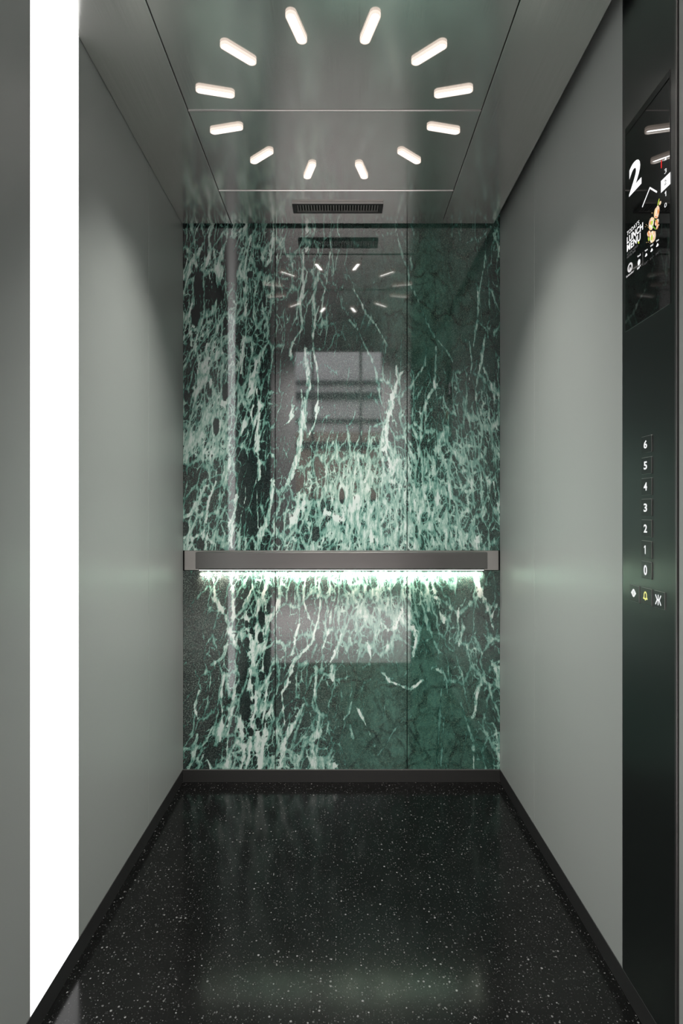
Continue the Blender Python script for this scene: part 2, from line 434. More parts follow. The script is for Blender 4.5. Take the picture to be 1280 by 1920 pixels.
def table(rows):
    return np.array([[int(c) for c in r.replace(' ', '')] for r in rows], float) / 9.0
DENS = table(['5565514034','6565412024','6565421024','6664421014','5763322124','6762115445','8863215467','8843567677',
              '4624798875','5637898875','8757899885','1465577743','0464588644','0474676455','1464533357','1574421136',
              '3576621127','6677711127'])
GREEN = table(['0011135643','0011147853','0011158963','0011148963','0011135853','1111123443','1111122332','0111112333',
               '1110112333','1111112333','1111222333','1122234544','2211235644','2211246754','1112368864','1112489985',
               '1112489985','1112489985'])
SPECK = table(['1013567884','1013567884','1013567884','1013667884','4214788885','4214788875','2214788875','2215677665',
               '7623655555','7723655555','5423555555','9826655665','9925665555','9925665665','9925777664','9725777784',
               '7735777774','3535777774'])
V = [ # (points, half width px, whiteness 0..1)
 ([(462,423),(440,440),(430,448),(418,470),(411,492),(412,520),(408,536)],6,.3),
 ([(398,420),(392,445),(394,470),(388,495),(383,502)],5,.3), ([(382,455),(368,480),(355,500),(350,520),(345,550)],7,.3),
 ([(383,502),(392,515),(397,530)],1.6,.5), ([(360,570),(355,590),(362,610),(367,625)],3,.7), ([(358,625),(359,648)],5,.6),
 ([(470,440),(462,480),(458,510),(462,540),(458,570),(462,590)],5,.35), ([(512,438),(509,470),(505,488),(498,500)],4.5,.3),
 ([(575,420),(576,436)],4,.8), ([(577,463),(573,472)],4,.9), ([(570,476),(568,498),(576,510),(572,530),(568,545),(566,560),(561,567)],2.6,.5),
 ([(621,445),(618,480),(612,530),(605,560),(602,590),(592,610),(585,630)],2.4,.3),
 ([(598,510),(590,535),(588,560),(590,590),(592,602)],3.6,.3), ([(568,473),(568,531),(562,565),(566,601),(565,618),(548,642),(543,666)],3.6,.4),
 ([(608,545),(591,594),(587,630),(587,654),(594,690),(596,715),(596,751)],2.1,.8), ([(596,751),(591,790)],3.5,.9), ([(591,790),(577,821)],1.6,.9),
 ([(572,654),(577,703),(579,727),(570,758),(570,778),(562,824),(560,842),(548,880),(540,905)],5,.55), ([(565,729),(566,758)],2,.9),
 ([(549,761),(545,787)],5,.9), ([(545,787),(533,797)],2,.8), ([(530,430),(520,480),(516,540)],2,.2),
 ([(740,420),(747,450),(755,485),(765,507),(766,530),(780,555),(800,605),(815,632),(837,657),(850,680)],2.7,.35),
 ([(769,482),(771,506)],4.5,.35), ([(662,542),(677,567),(685,587),(705,610),(717,632),(725,647),(722,662)],2.5,.6),
 ([(655,600),(670,617),(682,645),(700,680),(707,707),(710,732),(715,757),(722,775)],3,.2),
 ([(742,687),(747,710),(735,745),(730,775),(725,800),(722,840),(734,882),(736,906)],5,.75), ([(747,705),(757,695)],3,.6),
 ([(743,863),(736,887)],3,.8), ([(817,650),(816,700),(814,725),(802,745),(792,775),(790,805)],3,.4), ([(814,715),(817,728)],4,.9),
 ([(912,465),(907,500),(897,550),(895,600),(887,650)],2.4,.4), ([(925,437),(935,465),(934,482)],3,.4),
 ([(910,625),(905,650),(900,687),(892,725),(892,750)],3.2,.5), ([(770,725),(785,700),(795,685),(800,650)],2.6,.3),
 ([(880,640),(885,680),(878,720)],2,.5), ([(906,690),(920,720),(930,760)],2.5,.4),
 ([(389,645),(387,671),(375,700),(374,724),(361,741)],8,.4), ([(396,712),(393,728)],4,.9), ([(481,677),(477,700),(471,730),(463,741)],5,.6),
 ([(481,730),(485,759),(484,794),(481,817),(483,845),(485,870),(486,900)],4,.75), ([(475,759),(469,782),(457,800),(451,817)],4.5,.6),
 ([(421,752),(418,760)],5,.9), ([(456,630),(455,668),(452,700)],4,.6), ([(480,900),(483,957),(484,990)],1.5,.8), ([(461,901),(459,938),(451,971)],1.3,.8),
 ([(511,903),(506,952),(499,980),(485,1009),(478,1028)],6,.4), ([(565,840),(555,868),(546,900)],3,.7), ([(569,943),(551,971),(541,990)],6,.8),
 ([(384,899),(375,934),(359,962),(345,971)],5.5,.5), ([(405,903),(389,943),(387,980)],3.6,.8), ([(443,929),(441,962),(432,985),(434,1027)],6,.7),
 ([(360,1010),(380,1000),(400,1020)],5,.5), ([(925,903),(931,938),(936,962)],2,.7), ([(898,1004),(898,1025)],6,.9), ([(697,1000),(696,1014)],4,.9),
 ([(668,935),(662,955)],6,.9), ([(610,960),(640,975)],6,.8), ([(400,1085),(403,1123),(422,1154),(431,1182),(443,1212),(450,1224)],5.5,.6),
 ([(427,1200),(417,1233),(396,1247)],4,.5), ([(434,1085),(438,1154),(434,1182)],4,.7), ([(504,1085),(490,1119),(481,1154),(481,1189),(485,1212)],3,.6),
 ([(527,1085),(523,1126),(513,1149),(499,1165),(502,1191),(495,1215),(492,1259)],5.5,.6), ([(459,1142),(462,1172),(471,1205),(474,1247)],4,.6),
 ([(474,1100),(455,1138)],3,.7), ([(572,1085),(568,1126),(579,1158),(588,1172)],3,.5), ([(598,1085),(600,1142),(593,1172),(584,1205),(567,1224),(551,1238),(541,1259)],4,.5),
 ([(560,1172),(553,1196),(548,1229)],4,.9), ([(638,1191),(628,1224),(616,1247)],4,.7), ([(621,1142),(616,1182),(605,1215)],3,.6),
 ([(548,1250),(539,1278),(530,1297)],5.5,.95), ([(528,1298),(531,1330),(534,1360)],2.2,.8),
 ([(471,1308),(457,1339),(452,1360),(455,1390),(457,1419),(452,1442)],4,.85), ([(480,1297),(478,1332),(471,1355),(471,1390),(462,1433)],3.8,.8),
 ([(483,1372),(487,1402),(485,1443)],5.5,.95), ([(509,1323),(499,1348),(495,1381),(493,1409)],4,.8), ([(471,1257),(469,1285),(467,1308)],3,.8),
 ([(513,1254),(502,1273),(497,1320),(492,1355)],3.2,.5), ([(420,1260),(415,1301),(417,1343),(412,1390)],3,.5), ([(441,1285),(433,1327),(427,1379),(425,1437)],4,.6),
 ([(373,1295),(364,1328)],3,.95), ([(364,1328),(371,1348)],2.3,.9), ([(570,1320),(556,1348),(546,1367),(532,1390),(527,1437)],8,.55),
 ([(593,1250),(591,1297),(593,1332)],5,.3), ([(600,1372),(586,1390),(584,1426),(593,1442)],9,.6), ([(370,1376),(363,1414),(354,1442)],5,.5),
 ([(398,1362),(387,1390),(375,1402)],2.5,.3), ([(380,1415),(390,1425),(394,1440)],3,.8), ([(623,1275),(621,1248)],4,.8), ([(627,1430),(625,1441)],6,.95),
 ([(703,1252),(720,1264),(731,1278),(750,1285),(769,1292),(780,1285),(792,1276)],3.6,.95), ([(666,1323),(677,1341),(687,1362)],3,.9), ([(687,1362),(694,1379)],1.5,.7),
 ([(659,1316),(654,1337),(645,1348)],3,.6), ([(655,1360),(662,1385)],4,.3), ([(722,1320),(715,1358)],1.5,.2), ([(759,1346),(738,1370),(724,1395),(708,1416)],2,.0),
 ([(827,1292),(823,1355),(818,1437)],4,0), ([(832,1345),(826,1437)],2.5,0), ([(863,1318),(874,1351),(886,1390)],3.6,.2), ([(886,1390),(888,1442)],2.6,.9),
 ([(898,1285),(893,1315),(886,1344)],5,.95), ([(820,1255),(828,1261)],6,.95), ([(893,1075),(897,1100),(902,1116),(917,1142),(921,1165)],4.2,.95),
 ([(921,1160),(925,1182)],2.5,.9), ([(931,1133),(921,1161)],3,.9), ([(818,1119),(825,1147),(832,1168)],4,.95), ([(774,1175),(780,1200),(774,1229)],4,.95),
 ([(689,1200),(696,1238)],2.2,.9), ([(717,1168),(727,1182),(741,1177),(755,1142)],3,.7), ([(726,1200),(727,1220)],1.6,.8),
 ([(790,1130),(804,1177),(823,1224)],5,.0), ([(865,1160),(868,1177),(860,1212)],4,.5), ([(860,1140),(858,1165)],4,.7), ([(808,1085),(818,1119)],3,.5),
]
HOLES = [(366,592,9,22),(371,535,8,30),(411,553,8,17),(432,490,13,48),(349,742,5,13),(423,735,7,17),(472,990,6,16),(528,985,5,12),(386,470,3,12),
 (468,515,6,7),(495,560,3,14),(405,800,6,16),(398,1415,14,18),(462,1170,4,8),(490,1160,6,16),(463,1205,6,12),(471,1182,3,9),(488,1195,5,10),(460,1325,12,30),
 (905,1150,5,14),(928,1158,4,12),(708,1258,4,5),(598,1195,8,16),(592,1000,9,15),(641,930,5,14),(920,660,8,35),(887,960,4,8),(700,930,6,14),(615,1385,5,10),
 (470,1372,5,9),(483,1352,5,7),(456,1250,9,40),(375,1020,8,12),(345,990,8,14),(738,1263,8,6),(500,1240,8,18)]
DARKV = [([(760,1356),(770,1370),(785,1395),(790,1410)],3),([(675,1277),(700,1300),(712,1325)],2),([(715,1370),(690,1395),(670,1420)],2),
 ([(740,1380),(757,1400),(765,1440)],4),([(712,1366),(725,1373),(742,1376)],5),([(870,1405),(862,1435)],4),([(762,1340),(745,1348),(738,1360)],2),
 ([(715,430),(716,480),(720,497)],3),([(718,515),(715,560)],1.5),([(772,533),(785,534),(802,529)],2.5),([(800,560),(830,590),(835,620)],1.8),
 ([(850,420),(820,450),(840,470)],2),([(855,620),(862,645)],1.5),([(700,1310),(715,1335)],5),([(790,1410),(830,1400)],2)]

def seg_field(PX, PY, pts, w):
    best = np.full(PX.shape, 1e9)
    n = len(pts)
    for i in range(n - 1):
        ax, ay = pts[i]; bx, by = pts[i+1]
        dx, dy = bx - ax, by - ay; L = dx*dx + dy*dy
        tt = np.clip(((PX-ax)*dx + (PY-ay)*dy) / L, 0, 1)
        s = (i + tt) / (n - 1)
        ww = w * (0.55 + 0.45 * np.sin(np.pi * np.clip(s, 0.06, 0.94))) * (0.85 + 0.3*np.sin(7*s + ax))
        dd = np.hypot(PX - ax - tt*dx, PY - ay - tt*dy) / ww
        best = np.minimum(best, dd)
    return best

def sample(tab, PX, PY):
    fx = np.clip((PX - 343) / 66.0, 0, 8.999); fy = np.clip((PY - 420) / 60.0, 0, 16.999)
    ix = fx.astype(int); iy = fy.astype(int); u = fx - ix; v = fy - iy
    u = u*u*(3-2*u); v = v*v*(3-2*v)
    return (tab[iy, ix]*(1-u)*(1-v) + tab[iy, ix+1]*u*(1-v) + tab[iy+1, ix]*(1-u)*v + tab[iy+1, ix+1]*u*v)

def marble_wall():
    J0, J1, jg = -0.2630, 0.2607, 0.0016
    xr = [(-W + 0.0005, J0 - jg), (J0 + jg, J1 - jg), (J1 + jg, W - 0.0005)]
    zr = [(SK, RAIL_B), (RAIL_T, TOP - 0.01)]
    verts, faces = [], []; step = 0.0042
    base = 0
    for x0, x1 in xr:
        for z0, z1 in zr:
            nx = int((x1-x0)/step) + 2; nz = int((z1-z0)/step) + 2
            gx, gz = np.meshgrid(np.linspace(x0, x1, nx), np.linspace(z0, z1, nz))
            P = np.stack([gx.ravel(), np.full(gx.size, BACK), gz.ravel()], 1)
            idx = (np.arange(nz-1)[:, None]*nx + np.arange(nx-1)[None]).ravel() + base
            faces.append(np.stack([idx, idx+1, idx+nx+1, idx+nx], 1))
            verts.append(P); base += len(P)
            # thickness: four side strips and a back
            b = len(verts)
            q = np.array([(x0,BACK,z0),(x1,BACK,z0),(x1,BACK,z1),(x0,BACK,z1),(x0,BACK+.012,z0),(x1,BACK+.012,z0),(x1,BACK+.012,z1),(x0,BACK+.012,z1)])
            verts.append(q)
            faces.append(np.array([(0,4,5,1),(1,5,6,2),(2,6,7,3),(3,7,4,0),(4,7,6,5)]) + base); base += 8
    Vv = np.concatenate(verts); Ff = np.concatenate(faces)
    me = bpy.data.meshes.new('wall_back')
    me.from_pydata(Vv.tolist(), [], Ff.tolist())
    PX = 640 + Vv[:, 0] / S_; PY = 960 - (Vv[:, 2] - EYE) / S_
    vein = np.full(len(Vv), -1.5); white = np.zeros(len(Vv)); dark = np.full(len(Vv), -1.5); hole = np.full(len(Vv), -1.5)
    for pts, wd, wh in V:
        d = 1 - seg_field(PX, PY, pts, wd * 0.95)
        m = d > vein
        white = np.maximum(white, wh * np.clip(1 + d, 0, 1))
        vein = np.maximum(vein, d)
    for pts, wd in DARKV: dark = np.maximum(dark, 1 - seg_field(PX, PY, pts, wd * 1.3))
    for cx, cy, rx, ry in HOLES: hole = np.maximum(hole, 1 - np.hypot((PX-cx)/(rx*1.15), (PY-cy)/(ry*1.15)))
    for nm, arr in (('dens', sample(DENS, PX, PY)), ('green', sample(GREEN, PX, PY)), ('speckle', sample(SPECK, PX, PY)),
                    ('vein', vein), ('white', white), ('hole', hole), ('dark', dark)):
        a = me.attributes.new(nm, 'FLOAT', 'POINT'); a.data.foreach_set('value', arr.astype(np.float32))
    me.materials.append(M['marble']); me.update()
    o = bpy.data.objects.new('wall_back', me); COL.objects.link(o)
    struct(o)
    struct(box('trim_2', (-W - T, W + T, BACK + 0.012, BACK + T, 0, TOP), M['black']))
marble_wall()

# ------------------------------------------------------------------ tall light panel in the left wall
lp = empty('light_panel', (-W, (LS0 + LS1) / 2, SK))
tag(lp, 'tall bright white light panel running floor to ceiling in the left wall', 'light')
o = box('diffuser', (-W - 0.006, -W + 0.0002, LS0, LS1, SK, TOP - 0.005), M['strip']); reparent(o, lp, lp.location)
o = box('housing', (-W - T + 0.001, -W - 0.0065, LS0, LS1, SK, TOP - 0.005), M['black']); reparent(o, lp, lp.location)

# ------------------------------------------------------------------ handrail
hr = empty('handrail', (0, BACK, RAIL_B))
tag(hr, 'flat brushed metal handrail lit from underneath across the green marble wall', 'handrail')
def hpart(name, b, mat, bevel=0.0):
    o = box(name, b, mat, None, bevel); reparent(o, hr, hr.location); return o
hpart('backing_plate', (-W + 0.0055, W - 0.0055, BACK + 0.0005, BACK + 0.004, RAIL_B + 0.002, RAIL_T - 0.001), M['plate'], 0.0008)
hpart('channel', (-W + 0.001, W - 0.001, BACK + 0.0045, BACK + 0.0115, RAIL_B + 0.0003, RAIL_T - 0.0003), M['black'])
RX, RY0, RY1, RZ0, RZ1 = 0.5655, 2.540, 2.566, 0.8505, 0.9155
bm = bmesh.new(); fs = add_box(bm, -RX, RX, RY0, RY1, RZ0, RZ1, bevel=0.0022, seg=3)
o = obj('rail', bm, M['rail']); reparent(o, hr, hr.location)
rail_o = o
for x in (-0.42, 0.0, 0.42):
    hpart('bracket', (x - 0.015, x + 0.015, RY1 - 0.001, BACK + 0.001, 0.868, 0.900), M['skirt'], 0.001)
hpart('led_strip', (-RX + 0.004, RX - 0.004, 2.590, 2.604, RAIL_B + 0.0022, RAIL_B + 0.0045), M['led'])
hpart('led_light_shield', (-RX + 0.002, RX - 0.002, 2.588, 2.6055, RAIL_B + 0.0047, RAIL_B + 0.0080), M['skirt'])  # added shield that keeps the strip's light off the plate above
la = bpy.data.lights.new('led_light', 'AREA'); la.shape = 'RECTANGLE'; la.size = 2 * RX - 0.01; la.size_y = 0.007
la.energy = LED_W; la.spread = math.radians(64); la.color = (1.0, 0.84, 0.72)
lo = bpy.data.objects.new('led_light', la); COL.objects.link(lo); lo.parent = hr
lo.location = (0, 2.5985 - BACK, 0.0008); lo.rotation_euler = (math.radians(22), 0, 0)

# ------------------------------------------------------------------ ceiling ring of slot lights
def stadium(L, Wd, n=10):
    r = Wd / 2; h = L / 2 - r; pts = []
    for i in range(n + 1):
        a = -math.pi/2 + math.pi * i / n; pts.append((h + r*math.cos(a), r*math.sin(a)))
    for i in range(n + 1):
        a = math.pi/2 + math.pi * i / n; pts.append((-h + r*math.cos(a), r*math.sin(a)))
    return pts
def ring_mesh(outer, inner, z0, z1):
    bm = bmesh.new(); n = len(outer)
    A = [bm.verts.new((x, y, z1)) for x, y in outer]; B = [bm.verts.new((x, y, z0)) for x, y in outer]
    C = [bm.verts.new((x, y, z0)) for x, y in inner]; D = [bm.verts.new((x, y, z1)) for x, y in inner]
    for i in range(n):
        j = (i + 1) % n
        for P, Q in ((A, B), (B, C), (C, D), (D, A)):
            bm.faces.new((P[i], P[j], Q[j], Q[i]))
    return bm
def prism(pts, z0, z1, mi=0, bm=None):
    bm = bm or bmesh.new(); n = len(pts)
    a = [bm.verts.new((x, y, z0)) for x, y in pts]; b = [bm.verts.new((x, y, z1)) for x, y in pts]
    bm.faces.new(a[::-1]).material_index = mi; bm.faces.new(b).material_index = mi
    for i in range(n):
        bm.faces.new((a[i], a[(i+1) % n], b[(i+1) % n], b[i])).material_index = mi
    return bm
LL, LW = 0.104, 0.0250
proto = empty('ceiling_light')
obj('lens_rim', ring_mesh(stadium(LL, LW), stadium(LL - 0.006, LW - 0.006), -0.0068, 0.0), M['lamp_rim'], proto)
obj('diffuser', prism(stadium(LL - 0.0062, LW - 0.0062), -0.0004, 0.0), M['lamp'], proto)
ld = bpy.data.lights.new('lamp_light', 'AREA'); ld.shape = 'RECTANGLE'; ld.size = LL - 0.018; ld.size_y = LW - 0.010
ld.energy = LAMP_W; ld.spread = math.radians(LAMP_SPREAD); ld.color = (1.0, 0.975, 0.93)
lo = bpy.data.objects.new('lamp_light', ld); COL.objects.link(lo); lo.parent = proto; lo.location = (0, 0, -0.0007)
RC, RCX = 0.3325, -0.0193
RCY = 1.5095e-3 * F
pos = ['nearest the camera', 'second from front', 'just before the front cross joint',
       'just past the front cross joint', 'second from the vent', 'nearest the vent']
spots = []
for side in (-1, 1):
    for k in range(6):
        th = math.radians(15 + 30 * k)
        spots.append((side, k, RCX + side * RC * math.sin(th), RCY - RC * math.cos(th)))
for i, (side, k, x, y) in enumerate(spots):
    if i == 0: o = proto
    else:
        o = proto.copy(); COL.objects.link(o)
        for ch in list(proto.children):
            c = ch.copy(); COL.objects.link(c); c.parent = o
    o.location = (x, y, CEIL)
    o.rotation_euler = (0, 0, math.atan2(y - RCY, x - RCX))
    tag(o, 'white slot light in %s half of ceiling ring, %s' % ('left' if side < 0 else 'right', pos[k]), 'ceiling light',
        'slot lights in a ring on the ceiling')

# ------------------------------------------------------------------ air vent
VX0, VX1, VY0, VY1 = -0.1815, 0.1535, 2.403, 2.482
vt = empty('air_vent', (0, (VY0 + VY1) / 2, CEIL))
tag(vt, 'narrow dark slatted air vent in the steel ceiling above the marble wall', 'vent')
def vp(name, bm, mat):
    o = obj(name, bm, mat); reparent(o, vt, vt.location); return o
bm = bmesh.new(); zt, zb = CEIL - 0.0002, CEIL - 0.008
add_box(bm, VX0, VX1, VY0 + 0.002, VY0 + 0.012, zb, zt, bevel=0.0006)
add_box(bm, VX0, VX1, VY1 - 0.010, VY1, zb, zt, bevel=0.0006)
add_box(bm, VX0, VX0 + 0.013, VY0 + 0.01, VY1 - 0.008, zb, zt)
add_box(bm, VX1 - 0.013, VX1, VY0 + 0.01, VY1 - 0.008, zb, zt)
vp('frame', bm, M['vent'])
bm = bmesh.new(); add_box(bm, VX0 + 0.0004, VX1 - 0.0004, VY0, VY0 + 0.0018, zb + 0.0002, zt, bevel=0.0005)
vp('front_lip', bm, M['vent_lip'])
bm = bmesh.new(); add_box(bm, VX0 + 0.014, VX1 - 0.014, VY0 + 0.013, VY1 - 0.011, zt - 0.0006, zt)
vp('grille_back', bm, M['black'])
nsl = 30
for i in range(nsl):
    x = VX0 + 0.019 + (VX1 - VX0 - 0.038) * i / (nsl - 1)
    bm = bmesh.new(); add_box(bm, x - 0.0026, x + 0.0026, VY0 + 0.013, VY1 - 0.014, zb + 0.002, zt - 0.001, bevel=0.0008, seg=1)
    vp('slat', bm, M['vent_slat'])
bm = bmesh.new(); add_box(bm, VX0 + 0.015, VX1 - 0.015, VY1 - 0.0135, VY1 - 0.0105, zb + 0.001, zt - 0.001)
vp('rear_bar', bm, M['vent_slat'])

# ------------------------------------------------------------------ operating panel on the right wall
XP = W - 0.0010
def pt(px, py, X=XP):
    """a point of the photo that lies on the panel plane -> (depth y, height z)"""
    y = X * F / (px - 640); return y, EYE - (py - 960) * y / F
op = empty('operating_panel', (XP, (PY0 + PY1) / 2, SK))
tag(op, 'black floor-to-ceiling lift operating panel with display and buttons on right wall', 'control panel')
def onp(o, parent=None):
    reparent(o, parent or op, op.location); return o
def onp_sub(o, parent):
    # sub-parts: every part under the panel keeps its origin at the panel's base
    o.data.transform(Matrix.Translation(-Vector(op.location))); o.parent = parent; return o
TY0, TY1 = 1.2295, 1.2372
onp(box('face_plate', (XP, XP + 0.012, TY1, PY1 - 0.0012, SK, TOP - 0.005), M['panel'], None, 0.0008))
onp(box('edge_trim', (XP - 0.0006, XP + 0.014, TY0, TY1 - 0.0002, SK, TOP - 0.005), M['trim_dark'], None, 0.0012))
onp(box('edge_bead', (XP - 0.0004, XP + 0.012, PY1 - 0.0010, PY1 + 0.0004, SK, TOP - 0.005), M['wall'], None))

# display
gx = XP - 0.0008
ya, yb = 1.4527, 1.2549
za, zbm = EYE + 0.8475, EYE + 0.3985
scr = onp(box('display', (gx, XP, yb, ya, zbm, za), M['glass'], None, 0.0003))
def frame_line(name, b): return onp_sub(box(name, b, M['trim']), scr)
e = 0.0006
frame_line('bottom_edge', (gx - 0.0003, XP, yb, ya, zbm - e * 1.2, zbm))
frame_line('right_edge', (gx - 0.0001, XP, yb - e, yb, zbm, za)).data.materials[0] = M['trim_dark']
frame_line('left_edge', (gx - 0.0001, XP, ya, ya + e, zbm, za)).data.materials[0] = M['trim_dark']

DX = gx - 0.00025               # plane of what the display shows
def flat(name, polys, mats, parent, X, th=0.0002):
    """polys: list of (list of (y,z), material index) drawn on the plane x = X facing the cabin"""
    bm = bmesh.new()
    for pts, mi in polys:
        a = [bm.verts.new((X, y, z)) for y, z in pts]; b = [bm.verts.new((X + th, y, z)) for y, z in pts]
        try:
            f = bm.faces.new(a); f.material_index = mi
        except ValueError: continue
        for i in range(len(a)):
            j = (i + 1) % len(a); bm.faces.new((a[i], a[j], b[j], b[i])).material_index = mi
    me = bpy.data.meshes.new(name); bm.normal_update()
    big = [f for f in bm.faces if len(f.verts) > 4]
    bm.to_mesh(me); bm.free()
    for m in mats: me.materials.append(m)
    o = bpy.data.objects.new(name, me); COL.objects.link(o)
    return onp_sub(o, parent)

def text(name, body, px0, px1, pyt, pyb, mat, parent, X, bold=0.0, shear=0.0):
    """lettering between columns px0..px1; pyt / pyb are its top and bottom at the left end"""
    cu = bpy.data.curves.new('t', 'FONT'); cu.body = body; cu.size = 1.0; cu.offset = bold; cu.shear = shear
    cu.space_character = 1.0 + 2.2 * max(bold, 0.0)
    cu.resolution_u = 4; cu.fill_mode = 'FRONT'
    to = bpy.data.objects.new('t', cu); COL.objects.link(to)
    bpy.context.view_layer.update()
    dg = bpy.context.evaluated_depsgraph_get()
    me = bpy.data.meshes.new_from_object(to.evaluated_get(dg))
    bpy.data.objects.remove(to); bpy.data.curves.remove(cu)
    n = len(me.vertices); co = np.empty(n * 3, np.float32); me.vertices.foreach_get('co', co); co = co.reshape(-1, 3)
    mn = co.min(0); mx = co.max(0)
    y0, zt = pt(px0, pyt); _, zb = pt(px0, pyb); y1, _ = pt(px1, pyb)
    u = (co[:, 0] - mn[0]) / (mx[0] - mn[0]); v = (co[:, 1] - mn[1]) / max(mx[1] - mn[1], 1e-6)
    new = np.stack([np.full(n, X), y0 + (y1 - y0) * u, zb + (zt - zb) * v], 1).astype(np.float32)
    me.vertices.foreach_set('co', new.ravel()); me.update(); me.name = name
    me.materials.clear(); me.materials.append(mat)
    o = bpy.data.objects.new(name, me); COL.objects.link(o)
    return onp_sub(o, parent)

def stroke(pts, wd):
    """polyline (y,z) -> list of quads and joint discs of width wd"""
    out = []
    for (a, b) in zip(pts[:-1], pts[1:]):
        d = Vector((b[0]-a[0], b[1]-a[1])); 
        if d.length < 1e-9: continue
        n = Vector((-d.y, d.x)).normalized() * wd / 2
        out.append([(a[0]+n.x, a[1]+n.y), (b[0]+n.x, b[1]+n.y), (b[0]-n.x, b[1]-n.y), (a[0]-n.x, a[1]-n.y)])
    for p in pts:
        out.append([(p[0] + wd/2*math.cos(t*math.pi/4), p[1] + wd/2*math.sin(t*math.pi/4)) for t in range(8)])
    return out
SW, SG, SL = M['screen_white'], M['grey_sign'], M['logo_sign']
text('floor_number', '2', 1179.8, 1203, 315, 369.4, SW, scr, DX, 0.035)
def P(z1x, z1y): return pt(1140 + z1x / 6.857, 120 + z1y / 6.857)
def Q(z2x, z2y): return pt(1150 + z2x / 7.385, 370 + z2y / 7.385)
flat('direction_arrow', [(q, 0) for q in stroke([P(445, 1832), P(540, 1592), P(628, 1645)], 0.0034)], [SW], scr, DX)
flat('position_marker', [(q, 0) for q in stroke([P(688, 1244), P(688, 1332)], 0.0030)], [M['red_sign']], scr, DX)
text('floor_list_four', '4', 1245.8, 1250.4, 297.5, 303.9, SW, scr, DX, 0.02)
text('floor_list_three', '3', 1246, 1250.2, 318.5, 327, SW, scr, DX, 0.0)
a, b, c, d = P(683, 1505), P(683, 1658), P(803, 1542), P(803, 1388)
flat('current_floor_box', [([a, d, c, b], 0)], [SW], scr, DX)
text('current_floor_digit', '2', 1246, 1250.4, 339.5, 348.6, M['screen_black'], scr, DX - 0.0003, -0.005)
yc, zc = pt(1248.4, 363.3)
flat('floor_list_one', [([(yc + u, zc + v) for u, v in pl], 0) for pl in
     ([(-.0020, .0048), (.0004, .0048), (.0004, -.0048), (-.0020, -.0048)], [(.0004, .0048), (.0004, .0024), (.0034, .0012), (.0034, .0030)])], [SW], scr, DX)
text('floor_list_zero', '0', 1246, 1250.3, 382.5, 390.5, SW, scr, DX, 0.0)
text('menu_heading', "TODAY'S", 1175.7, 1199, 434.8, 442.6, SW, scr, DX, 0.0)
text('menu_title', 'LUNCH', 1175.7, 1206, 445.2, 458.2, SW, scr, DX, 0.035)
text('menu_title', 'MENU', 1175.7, 1201.2, 459.6, 473, SW, scr, DX, 0.028)
text('menu_caption', 'AT THE VIDEO', 1175.8, 1196, 476.2, 480.2, SG, scr, DX)
text('menu_caption', 'HOTEL BAR', 1175.8, 1192, 481.4, 485.4, SG, scr, DX)

# food picture on the display
def blob(cx, cy, rx, ry, tilt=0.0, n=18, seed=0):
    """ellipse in the enlarged crop's pixels, turned by tilt, laid on the panel plane"""
    r = random.Random(seed + int(cx * 7 + cy)); out = []
    ph = r.uniform(0, 6)
    for i in range(n):
        a = 2*math.pi*i/n; k = 1 + 0.035*math.sin(3*a + ph) + 0.03*math.sin(5*a + 2*ph)
        x, y = rx*k*math.cos(a), ry*k*math.sin(a)
        out.append(Q(cx + x*math.cos(tilt) - y*math.sin(tilt), cy + x*math.sin(tilt) + y*math.cos(tilt)))
    return out
FM = [M['f_orange'], M['f_cream'], M['f_green'], M['f_leaf'], M['f_crumb'], M['f_red']]
def foodpic(name, lst, dx):
    for k, b in enumerate(lst): flat(name, [(blob(*b[:4], tilt=b[4]), b[5])], FM, scr, DX - dx - 0.00001 * k)
foodpic('carrot_picture', [(608, 205, 30, 92, .17, 0)], 0.0002)
foodpic('carrot_picture', [(588, 212, 17, 68, .17, 1)], 0.0005)
foodpic('stalk_picture', [(628, 68, 6, 52, .22, 2)], 0.0002)
foodpic('garlic_picture', [(651, 78, 12, 30, .3, 1)], 0.0002)
foodpic('shrimp_picture', [(528, 365, 33, 92, .15, 1)], 0.0001)
foodpic('shrimp_picture', [(512, 350, 11, 62, .2, 0), (560, 300, 12, 20, .2, 1)], 0.0005)
foodpic('herb_picture', [(540, 352, 13, 32, .2, 2), (568, 418, 6, 42, -.75, 3), (588, 316, 10, 7, 0, 3)], 0.0008)
foodpic('shrimp_picture', [(606, 345, 22, 50, .3, 0), (612, 408, 11, 38, .3, 0)], 0.0004)
foodpic('sauce_picture', [(593, 268, 10, 9, 0, 5), (612, 338, 6, 5, 0, 5)], 0.0009)
foodpic('orange_slice_picture', [(497, 503, 23, 43, .15, 0)], 0.0003)
foodpic('mushroom_picture', [(548, 545, 40, 83, .15, 1)], 0.0004)
foodpic('mushroom_picture', [(572, 530, 12, 66, .15, 0), (538, 560, 13, 40, .15, 2)], 0.0007)
foodpic('herb_picture', [(492, 577, 9, 28, -.1, 2), (353, 625, 9, 17, 0, 2)], 0.0003)
foodpic('crumb_picture', [(540, 217, 8, 8, 0, 4), (458, 376, 6, 6, 0, 4), (447, 407, 6, 6, 0, 4), (472, 392, 7, 6, 0, 4), (464, 625, 7, 6, 0, 4), (488, 620, 7, 5, 0, 4), (513, 636, 4, 6, 0, 4), (487, 415, 7, 6, 0, 4), (632, 380, 5, 10, 0, 0)], 0.0002)
